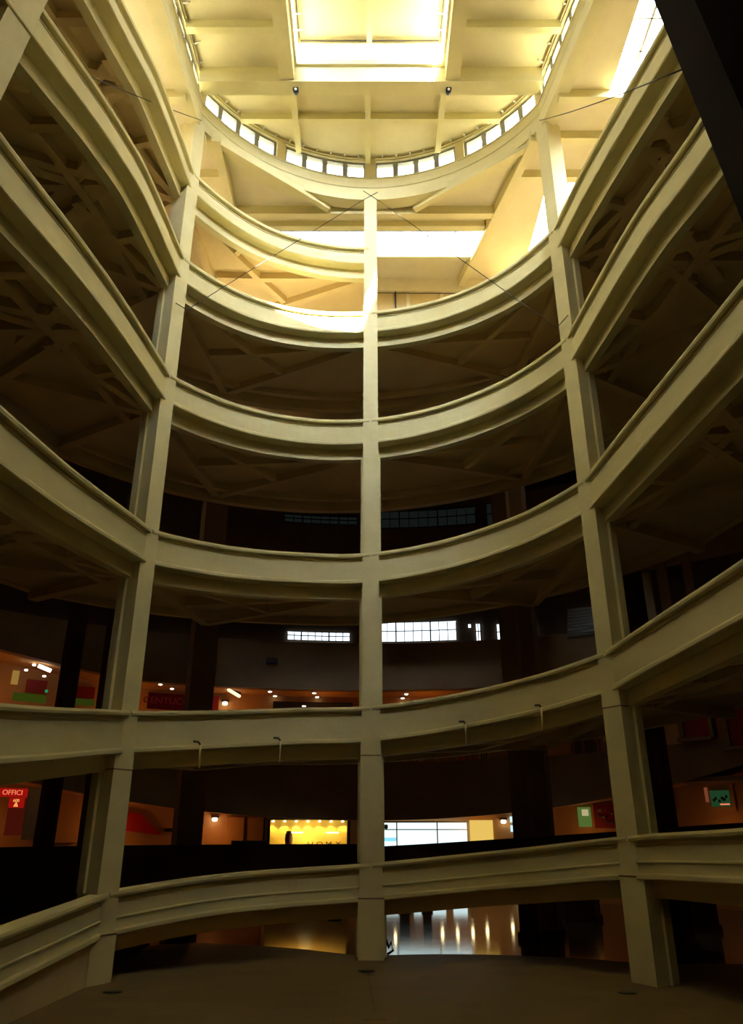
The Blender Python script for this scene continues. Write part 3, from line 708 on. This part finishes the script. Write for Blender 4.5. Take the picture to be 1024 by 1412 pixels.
for k in range(26):
    x = 821+random.random()*40; y = 1113+random.random()*22; m = MB(); patch(m, x, x+2.5, y, y+2.5, RD-.05, .04, n=1); m.build('goods', GOODS[k % 5], t)
m = MB(); patch(m, 819, 864, 1108, 1142, RD, .02); m.build('back_panel', REDD, t)
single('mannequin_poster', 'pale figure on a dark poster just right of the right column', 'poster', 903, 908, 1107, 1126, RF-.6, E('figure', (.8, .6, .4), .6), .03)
t = thing('shop_display', 'orange recess with a green sign far right behind the ramp', 'shop front', loc_of(972, 1100, RD))
m = MB(); patch(m, 935, 1012, 1074, 1120, RD, .03); m.build('back_panel', SHOPW, t)
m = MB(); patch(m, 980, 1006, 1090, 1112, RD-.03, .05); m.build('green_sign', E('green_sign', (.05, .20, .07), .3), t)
for k in range(7): m = MB(); x = 982+random.random()*20; y = 1092+random.random()*14; patch(m, x, x+3, y, y+4, RD-.09, .02, n=1); m.build('sign_mark', DKFR, t)
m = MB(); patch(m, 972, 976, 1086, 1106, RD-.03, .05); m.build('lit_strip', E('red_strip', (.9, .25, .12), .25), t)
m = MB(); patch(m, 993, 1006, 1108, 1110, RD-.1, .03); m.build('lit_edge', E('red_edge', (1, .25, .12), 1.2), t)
# goods on the first gallery seen over the lower spandrel
for lb, xa, xb, ya, yb, n in [('low shelf crowded with small dark and red goods, right of the centre column', 527, 672, 1031, 1054, 44), ('shelf of red goods left of the right column', 786, 838, 1012, 1046, 26), ('strip of dark goods tucked left of the centre column under the second ramp turn', 452, 486, 1046, 1054, 9)]:
    t = thing('goods_shelf', lb, 'shelf', loc_of((xa+xb)/2, yb, RF+.6))
    m = MB(); patch(m, xa, xb, yb, yb+3, RF+.6, .2); m.build('board', DWALL, t)
    for k in range(n):
        x = xa+(xb-xa)*(k+.2)/n; hh = (yb-ya)*(.6+.4*random.random()); m = MB(); patch(m, x, x+(xb-xa)/n*.75, yb-hh, yb, RF+.55, .08, n=1); m.build('goods', GOODS[random.randrange(5)], t)
single('display_board', 'pale striped panel among the goods right of centre', 'panel', 674, 700, 1028, 1056, RF+.55, GOODS[2], .06)
single('red_lamp', 'small red light behind the right column', 'lamp', 882, 886, 1000, 1005, RF-.4, E('red_lamp', (1, .15, .2), 1.5), .04)
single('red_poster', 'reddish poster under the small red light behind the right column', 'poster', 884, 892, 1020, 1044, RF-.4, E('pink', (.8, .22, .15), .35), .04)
for lb, x0, x1, y0, y1 in [('dark framed window at right of the right column, first from it', 945, 982, 978, 1018), ('dark framed window at the far right edge', 1008, 1050, 966, 1030)]:
    t = thing('gallery_window', lb, 'window', loc_of((x0+x1)/2, y1, RF-.02))
    m = MB(); patch(m, x0, x1, y0, y1, RF+.22, .25); m.build('dark_pane', REDD, t)
    m = MB(); patch(m, x0-6, x0, y0, y1, RF+.2, .35, n=1); patch(m, x1, x1+5, y0, y1, RF+.2, .35, n=1); patch(m, x0-6, x1+5, y1, y1+5, RF+.2, .35, n=2); m.build('surround', DWALL, t)
# upper gallery: signs, downlights
t = thing('shop_sign', 'dark red shop sign over the second ramp turn, right of the left column', 'sign', loc_of(230, 968, RD))
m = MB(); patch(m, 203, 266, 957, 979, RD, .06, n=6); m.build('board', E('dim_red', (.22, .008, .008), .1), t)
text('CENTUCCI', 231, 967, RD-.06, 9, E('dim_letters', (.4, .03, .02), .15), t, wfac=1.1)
single('sign_board', 'narrow dark red panel left of the bright square lamp', 'sign', 288, 301, 960, 980, RD, REDD)
t = thing('tube_light', 'slanting white tube light under the gallery ceiling left of centre', 'light', loc_of(322, 952, RF+.6))
a, b_ = Vector(loc_of(315, 951, RF+.4)), Vector(loc_of(330, 960, RF+.9)); m = MB(); m.tube([a, b_], .045); m.build('tube', E('tube', (1, .85, .5), 2.0), t)
m = MB(); m.tube([a+Vector((0, 0, .07)), b_+Vector((0, 0, .07))], .05); m.build('housing', DKFR, t)
DL = E('downlight', (1, .9, .7), 8)
for k, (px, py) in enumerate([(221, 944), (237, 950), (372, 954), (379, 960), (433, 956), (437, 961.5), (419, 974), (560, 957.5), (555, 963)]):
    r = ray(px, py); tt = (Z['c1']-.01-CAMP.z)/r.z; c = CAMP+r*tt
    if math.hypot(c.x-A0[0], c.y-A0[1]) > RI-.1: c = Vector(loc_of(px, py, RD-.1))
    pos = ['left of a pair near the left column', 'right of a pair near the left column', 'upper of the pair left of centre', 'lower of the pair left of centre', 'upper of the pair beside the centre column', 'lower of the pair beside the centre column', 'lowest one left of the centre column', 'upper one right of the centre column', 'lower one right of the centre column'][k]
    t = thing('downlight', 'small round downlight in the orange gallery ceiling, %s' % pos, 'light', c, 'gallery downlights')
    m = MB(); m.sphere(c, .05, 10, 5, .3); m.build('lens', DL, t); m = MB(); m.prism([(c.x+.07*math.cos(q*pi/5), c.y+.07*math.sin(q*pi/5)) for q in range(10)], c.z+.01, c.z+.03); m.build('rim', FRAME, t)
single('loudspeaker', 'small black box on the brown spandrel left of the centre column', 'speaker', 367, 382, 909, 916, RF-.02, BLACK, .15)
single('dark_fascia', 'black fascia of the gallery shop left of the centre column', 'fascia', 376, 486, 968.5, 985, RD-.05, DKFR, .05)
# left gallery bits
t = thing('shop_display', 'shop with a bright strip light and green counter at the far left', 'shop front', loc_of(40, 940, RD))
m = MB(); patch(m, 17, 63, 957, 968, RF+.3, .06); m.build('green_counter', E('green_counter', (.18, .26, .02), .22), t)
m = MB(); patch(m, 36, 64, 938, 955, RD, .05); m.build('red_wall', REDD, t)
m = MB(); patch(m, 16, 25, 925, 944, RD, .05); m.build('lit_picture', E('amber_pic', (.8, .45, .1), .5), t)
a, b_ = Vector(loc_of(53, 918, RF+.4)), Vector(loc_of(70, 925, RF+.4)); m = MB(); m.tube([a, b_], .045); m.build('strip_light', E('strip', (1, .92, .8), 5), t)
for px, py in ((36, 924), (61, 932.5), (47, 917)): m = MB(); m.sphere(loc_of(px, py, RF+.6), .045, 8, 5, .5); m.build('spot', DL, t)
m = MB(); m.sphere(loc_of(64, 953, RF+.3), .04, 8, 5); m.build('green_lamp', E('green_lamp', (.02, .35, .12), .8), t)
t = thing('shop_display', 'dark red shop panel over a green strip beside the left column', 'shop front', loc_of(115, 960, RD))
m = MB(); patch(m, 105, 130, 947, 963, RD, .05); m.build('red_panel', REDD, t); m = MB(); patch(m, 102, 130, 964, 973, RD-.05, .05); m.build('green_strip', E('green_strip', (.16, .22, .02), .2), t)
# bright window strips high in the facade
WB = E('daylit_pane', (.80, .92, 1.0), 2.6); WD = E('dusk_pane', (.10, .14, .13), .08)
t = None
for lb, x0, x1, y0, y1, mat, nb in [('daylit window strip left of the centre column above the gallery', 396, 482, 872, 884, WB, 9), ('long daylit window strip right of the centre column above the gallery', 522, 629, 858, 885, WB, 9),
                                    ('narrow daylit window pane right of the long strip', 656, 663, 860, 884, WB, 2), ('square daylit window farther right above the gallery', 685, 706, 860, 885, WB, 3), ('thin daylit slit window left of the right column', 733, 736, 859, 882, WB, 1),
                                    ('dim window strip left of the centre column, third ramp opening', 392, 492, 712, 723, WD, 8), ('dim window strip right of the centre column, third ramp opening', 524, 656, 704, 727, WD, 10), ('dim window at right in the third ramp opening', 671, 694, 694, 726, WD, 2)]:
    wn += 1; rad = RF+.28 if mat is WB else RF-.02
    t = sempty('window_%d' % wn, lb, 'window', loc_of((x0+x1)/2, y1, rad))
    m = MB(); patch(m, x0, x1, y0, y1, rad, .03, n=8); m.build('pane', mat, t)
    m = MB()
    for k in range(nb+1):
        x = x0+(x1-x0)*k/nb; wd = .9 if k % 4 == 2 else .45; patch(m, x-wd, x+wd, y0, y1, rad-.03, .05, n=1)
    for f_ in (0, .45, 1): yq = y0+(y1-y0)*f_; patch(m, x0, x1, yq-.4, yq+.4, rad-.03, .05, n=8)
    m.build('frame', DKFR, t)
single('round_lamp', 'small white round lamp between the bright windows above the gallery', 'lamp', 645.5, 649, 861.5, 865.5, RF+.2, E('round_lamp', (.9, .95, 1), 2.5), .05)
t = thing('roller_shutter', 'grey slatted shutter left of the right column, third opening from the floor', 'shutter', loc_of(808, 865, RF))
for k in range(9): m = MB(); patch(m, 782, 832, 838+k*4.4, 841.6+k*4.4, RF-.02, .05, n=2); m.build('slat', plain('shutter_grey%d' % k, (.15, .15, .12), .5), t)
for k, x in enumerate((884, 912, 948)):
    single('facade_post', 'pale upright panel on the dark facade right of the right column, %s' % ('nearest to it', 'second from it', 'third from it')[k], 'panel', x, x+(20, 14, 12)[k], 790-(x-884)*.45, 880, RF-.02, DWALL, .1, 'facade posts at right')
c = loc_of(872, 832, RF-.3); m = MB(); m.sphere(c, .13, 12, 8); tag(m.build('globe_lamp', BLACK), 'dark round globe hanging right of the right column', 'lamp')

# warm lights of arcades
for a_ in (-.95, -.72, -.5, -.3, .18, .42, .66, .9):
    lightobj('POINT', 'arcade_light', cyl(a_, RI-.55, 1.60), 28 if a_ < .3 else 11, (1, .40, .09), shadow_soft_size=.15)
for a_ in (-1.0, -.75, -.5, -.28, -.1, .12):
    lightobj('POINT', 'gallery_light', cyl(a_, RI-.6, 4.3), 30, (1, .38, .07), shadow_soft_size=.15)

# ------------------------------------------------------------------ small things
for k, (px, py) in enumerate(((408, 123), (618, 127))):
    c = at_y(px, py, -1.84); c.z = 14.12
    t = thing('spotlight', 'small black spotlight under the roof cross beam, %s' % ('left one of two', 'right one of two')[k], 'spotlight', c, 'roof beam spotlights')
    m = MB(); m.tube([(c.x, c.y, c.z+.1), (c.x, c.y-.02, c.z+.03)], .015); m.build('bracket', BLACK, t)
    m = MB(); m.tube([(c.x, c.y+.06, c.z+.05), (c.x, c.y-.07, c.z-.03)], .055, 10); head = m.build('head', BLACK, t)
    m = MB(); m.sphere((c.x, c.y-.075, c.z-.035), .025, 8, 5); m.build('lens', WHITE, head)
def stick(label, px, py, s, off, dx, dz, mat=WHITE):
    r = ray(px, py); P = plan(s, off); y = P[1]; tt = (y-CAMP.y)/r.y; c = CAMP+r*tt
    t = thing('column_lamp', label, 'lamp', c, 'small lamps on the columns')
    m = MB(); m.tube([(c.x-dx, c.y, c.z-dz), (c.x+dx, c.y, c.z+dz)], .022); m.build('tube', mat, t)
    g = 1 if s < 0 else -1
    m = MB(); m.tube([(c.x, c.y, c.z), (c.x+g*.22, c.y, c.z-.02)], .016); m.build('arm', BLACK, t)
stick('slanting white stick lamp on the left column below the fifth ramp turn', 224, 422, -S1, .2, -.035, .03)
stick('slanting white stick lamp on the right column below the fifth ramp turn', 790, 378, S1, .2, .035, .035)
stick('small white lamp low on the left column under the topmost ramp turn', 247, 285, -S1, .2, -.03, .01)
stick('black lamp near the top of the left column', 265, 186, -S1, .2, -.03, .03, BLACK)
stick('black lamp on the upper right column before the skylight', 771, 254, S1, .2, .03, .02, BLACK)
# cables
def cable(label, pts, sag=.0):
    t = MB(); P = []
    for i in range(len(pts)-1):
        a, b = Vector(pts[i]), Vector(pts[i+1])
        for k in range(8 if i < len(pts)-2 else 9):
            f = k/8; p = a.lerp(b, f); p.z -= sag*4*f*(1-f); P.append(p)
    t.tube(P, .0075, 5); return tag(t.build('cable', CABLE), label, 'cable', 'thin stay cables')
def onp(s, o, z): p = plan(s, o); return (p[0], p[1], z)
zL = at_y(247, 421, plan(-S1, -.06)[1]).z; zR = at_y(778, 446, plan(S1, -.06)[1]).z
cable('thin dark cable falling from the centre column top to the left column', [onp(.15, -.06, 13.5), onp(-.15, -.07, 13.28), onp(-S1+.15, -.08, zL), onp(-S1-.18, -.07, zL-.1)])
cable('thin dark cable falling from the centre column top to the right column', [onp(-.15, -.075, 13.52), onp(.15, -.07, 13.28), onp(S1-.15, -.08, zR), onp(S1+.18, -.07, zR+.02)])
pL = at_y(30, 55, -6.5); pR = at_y(930, 100, -6.8)
cable('thin dark cable from the top of the left column across to the upper left corner', [onp(-S1, -.06, 13.45), at_y(0, 50, -6.5)], .05)
cable('thin dark cable from the top of the right column across to the dark pillar', [onp(S1, -.06, 13.45), at_y(940, 96, -7.55)], .05)
# conduits on the second parapet
for k, (px, y0, y1) in enumerate(((275, 1027, 1062), (386, 1022, 1053), (642, 991, 1030), (747, 973, 1013))):
    th, zz = at_cyl(px, (y0+y1)/2, R0-.05); s = th*R0; zb = zt(2, s)-PHT[2]
    t = thing('conduit', 'thin pale pipe hooked under the second ramp turn, %s' % ('first right of the left column', 'second right of the left column', 'first right of the centre column', 'last before the right column')[k], 'pipe', onp(s, -.05, zb), 'pipes hooked on the second parapet')
    m = MB(); m.tube([onp(s, -.05, zb+.06), onp(s, -.05, zb-.24)], .014); pipe_ = m.build('pipe', CREAM, t)
    m = MB(); m.tube([onp(s, -.05, zb+.06), onp(s-.03, -.03, zb+.1), onp(s-.1, -.03, zb+.1)], .014); m.build('hook', CABLE, pipe_)
# floor drains, joint and plate
for k, (px, py, lb) in enumerate(((155, 1368, 'small black floor drain beside the left column base'), (505, 1339, 'small black floor drain in front of the centre column'), (864, 1369, 'small black floor drain beside the right column base'))):
    c = at_z(px, py, .006); m = MB(); m.prism([(c.x+.085*math.cos(q*pi/6), c.y+.07*math.sin(q*pi/6)) for q in range(12)], .004, .014)
    t = thing('floor_drain', lb, 'drain', c, 'floor drains'); m.build('cover', BLACK, t)
    m = MB(); m.prism([(c.x+.105*math.cos(q*pi/6), c.y+.09*math.sin(q*pi/6)) for q in range(12)], .004, .01); m.build('rim', DKFR, t)
a, b_ = at_z(507, 1342, 0), at_z(516, 1394, 0); m = MB(); m.hexa([(a.x-.006, a.y, .005), (a.x+.006, a.y, .005), (b_.x+.006, b_.y, .005), (b_.x-.006, b_.y, .005)], [(a.x-.006, a.y, .009), (a.x+.006, a.y, .009), (b_.x+.006, b_.y, .009), (b_.x-.006, b_.y, .009)])
struct(m.build('trim_2', DKFR), 'dark floor joint leading from the centre column', 'joint')
c0, c1, c2, c3 = at_z(499, 1395, 0), at_z(533, 1395, 0), at_z(534, 1408, 0), at_z(498, 1408, 0)
t = thing('floor_plate', 'rectangular inset plate in the floor at the bottom centre', 'floor plate', ((c0.x+c1.x)/2, c2.y, 0))
m = MB(); m.hexa([(c.x, c.y, .004) for c in (c0, c1, c2, c3)], [(c.x, c.y, .01) for c in (c0, c1, c2, c3)]); m.build('rim', DWALL, t)
g_ = .012; m = MB(); m.box(c0.x+g_, c1.x-g_, c3.y+g_, c0.y-g_, .006, .013); m.build('cover', VOIDF, t)
# dark leads at the right foot of the centre column
p0 = at_z(527, 1284, .25)
t = thing('floor_lead', 'black looped lead lying at the right foot of the centre column', 'cable', (.32, .35, 0))
m = MB(); m.tube([(.28, .4, .02), (.36, .45, .06), (.33, .42, .16), (.3, .4, .1), (.26, .38, .2)], .018); m.build('lead', BLACK, t)
c = at_y(461, 1268, .35); m = MB(); m.prism([(c.x-.09, c.y-.05), (c.x+.09, c.y-.05), (c.x+.09, c.y+.05), (c.x-.09, c.y+.05)], c.z-.02, c.z); m.tube([(c.x, c.y, c.z), (c.x, c.y, zt(1, -.3)-PHT[1]-.02)], .02)
tag(m.build('ceiling_sensor', BLACK), 'small black fitting under the lowest ramp turn left of the centre column', 'fitting')

# ------------------------------------------------------------------ daylight
wd = bpy.data.worlds.new('sky'); SC.world = wd; wd.use_nodes = True
wt = wd.node_tree; bg = wt.nodes['Background']
SUND = Vector((-1.5, 8.8, -4.45)).normalized()
tc = wt.nodes.new('ShaderNodeTexCoord'); dp = wt.nodes.new('ShaderNodeVectorMath'); dp.operation = 'DOT_PRODUCT'
dp.inputs[1].default_value = -SUND; wt.links.new(tc.outputs['Generated'], dp.inputs[0])
mxn = wt.nodes.new('ShaderNodeMath'); mxn.operation = 'MAXIMUM'; mxn.inputs[1].default_value = 0; wt.links.new(dp.outputs['Value'], mxn.inputs[0])
pw = wt.nodes.new('ShaderNodeMath'); pw.operation = 'POWER'; pw.inputs[1].default_value = 14; wt.links.new(mxn.outputs[0], pw.inputs[0])
ma = wt.nodes.new('ShaderNodeMath'); ma.operation = 'MULTIPLY_ADD'; ma.inputs[1].default_value = 400; ma.inputs[2].default_value = 14
wt.links.new(pw.outputs[0], ma.inputs[0]); wt.links.new(ma.outputs[0], bg.inputs[1])
bg.inputs[0].default_value = (.88, .96, 1.10, 1)      # hazy sky, brighter round the sun
def portal(loc, sx, sy, rot):
    l = bpy.data.lights.new('daylight_portal', 'AREA'); l.shape = 'RECTANGLE'; l.size = sx*U; l.size_y = sy*U
    l.cycles.is_portal = True
    o = bpy.data.objects.new('daylight_portal', l); COL.objects.link(o); o.location = Vector(loc)*U; o.rotation_euler = rot
zm = (LZ0+LZ1)/2; hz = LZ1-LZ0; ym = (HY0+HY1)/2; hy = HY1-HY0
portal((.03, HY1+.08, zm), HX1-HX0, hz, (-pi/2, 0, 0)); portal((.03, HY0-.08, zm), HX1-HX0, hz, (pi/2, 0, 0))
portal((HX0-.08, ym, zm), hz, hy, (0, -pi/2, 0)); portal((HX1+.08, ym, zm), hz, hy, (0, pi/2, 0))
for (x0, x1, y0, y1) in SKY: portal(((x0+x1)/2, (y0+y1)/2, ZG+.3), x1-x0, y1-y0, (0, 0, 0))
cz = (SILL+WTOP)/2
for s in (-S1*.75, -S1*.25, S1*.25, S1*.75):
    p = plan(s, .16); portal((p[0], p[1], cz), 2.0, WTOP-SILL, (-pi/2, 0, -s/R0))
for g in (-1, 1):
    a, b_ = plan(g*S1, .16), plan(g*(S1+11), .16)
    ang = math.atan2(b_[0]-a[0], b_[1]-a[1])
    portal(((a[0]+b_[0])/2+g*.02, (a[1]+b_[1])/2, cz), WTOP-SILL, 11.2, (0, g*pi/2, 0))
sun = bpy.data.lights.new('sun', 'SUN'); sun.energy = 260; sun.angle = .01; sun.color = (1, .93, .8)
so = bpy.data.objects.new('sun', sun); COL.objects.link(so)
so.rotation_euler = Vector((-1.5, 8.8, -4.45)).to_track_quat('-Z', 'Y').to_euler()

vs = SC.view_settings; vs.view_transform = 'Standard'; vs.look = 'None'; vs.gamma = 1; vs.use_curve_mapping = False
SC.display_settings.display_device = 'sRGB'
vs.exposure = -0.45
SC.cycles.max_bounces = 10; SC.cycles.diffuse_bounces = 6; SC.cycles.glossy_bounces = 3; SC.cycles.transparent_max_bounces = 8
SC.cycles.use_denoising = True; SC.cycles.sample_clamp_indirect = 20
SC.cycles.caustics_reflective = False; SC.cycles.caustics_refractive = False
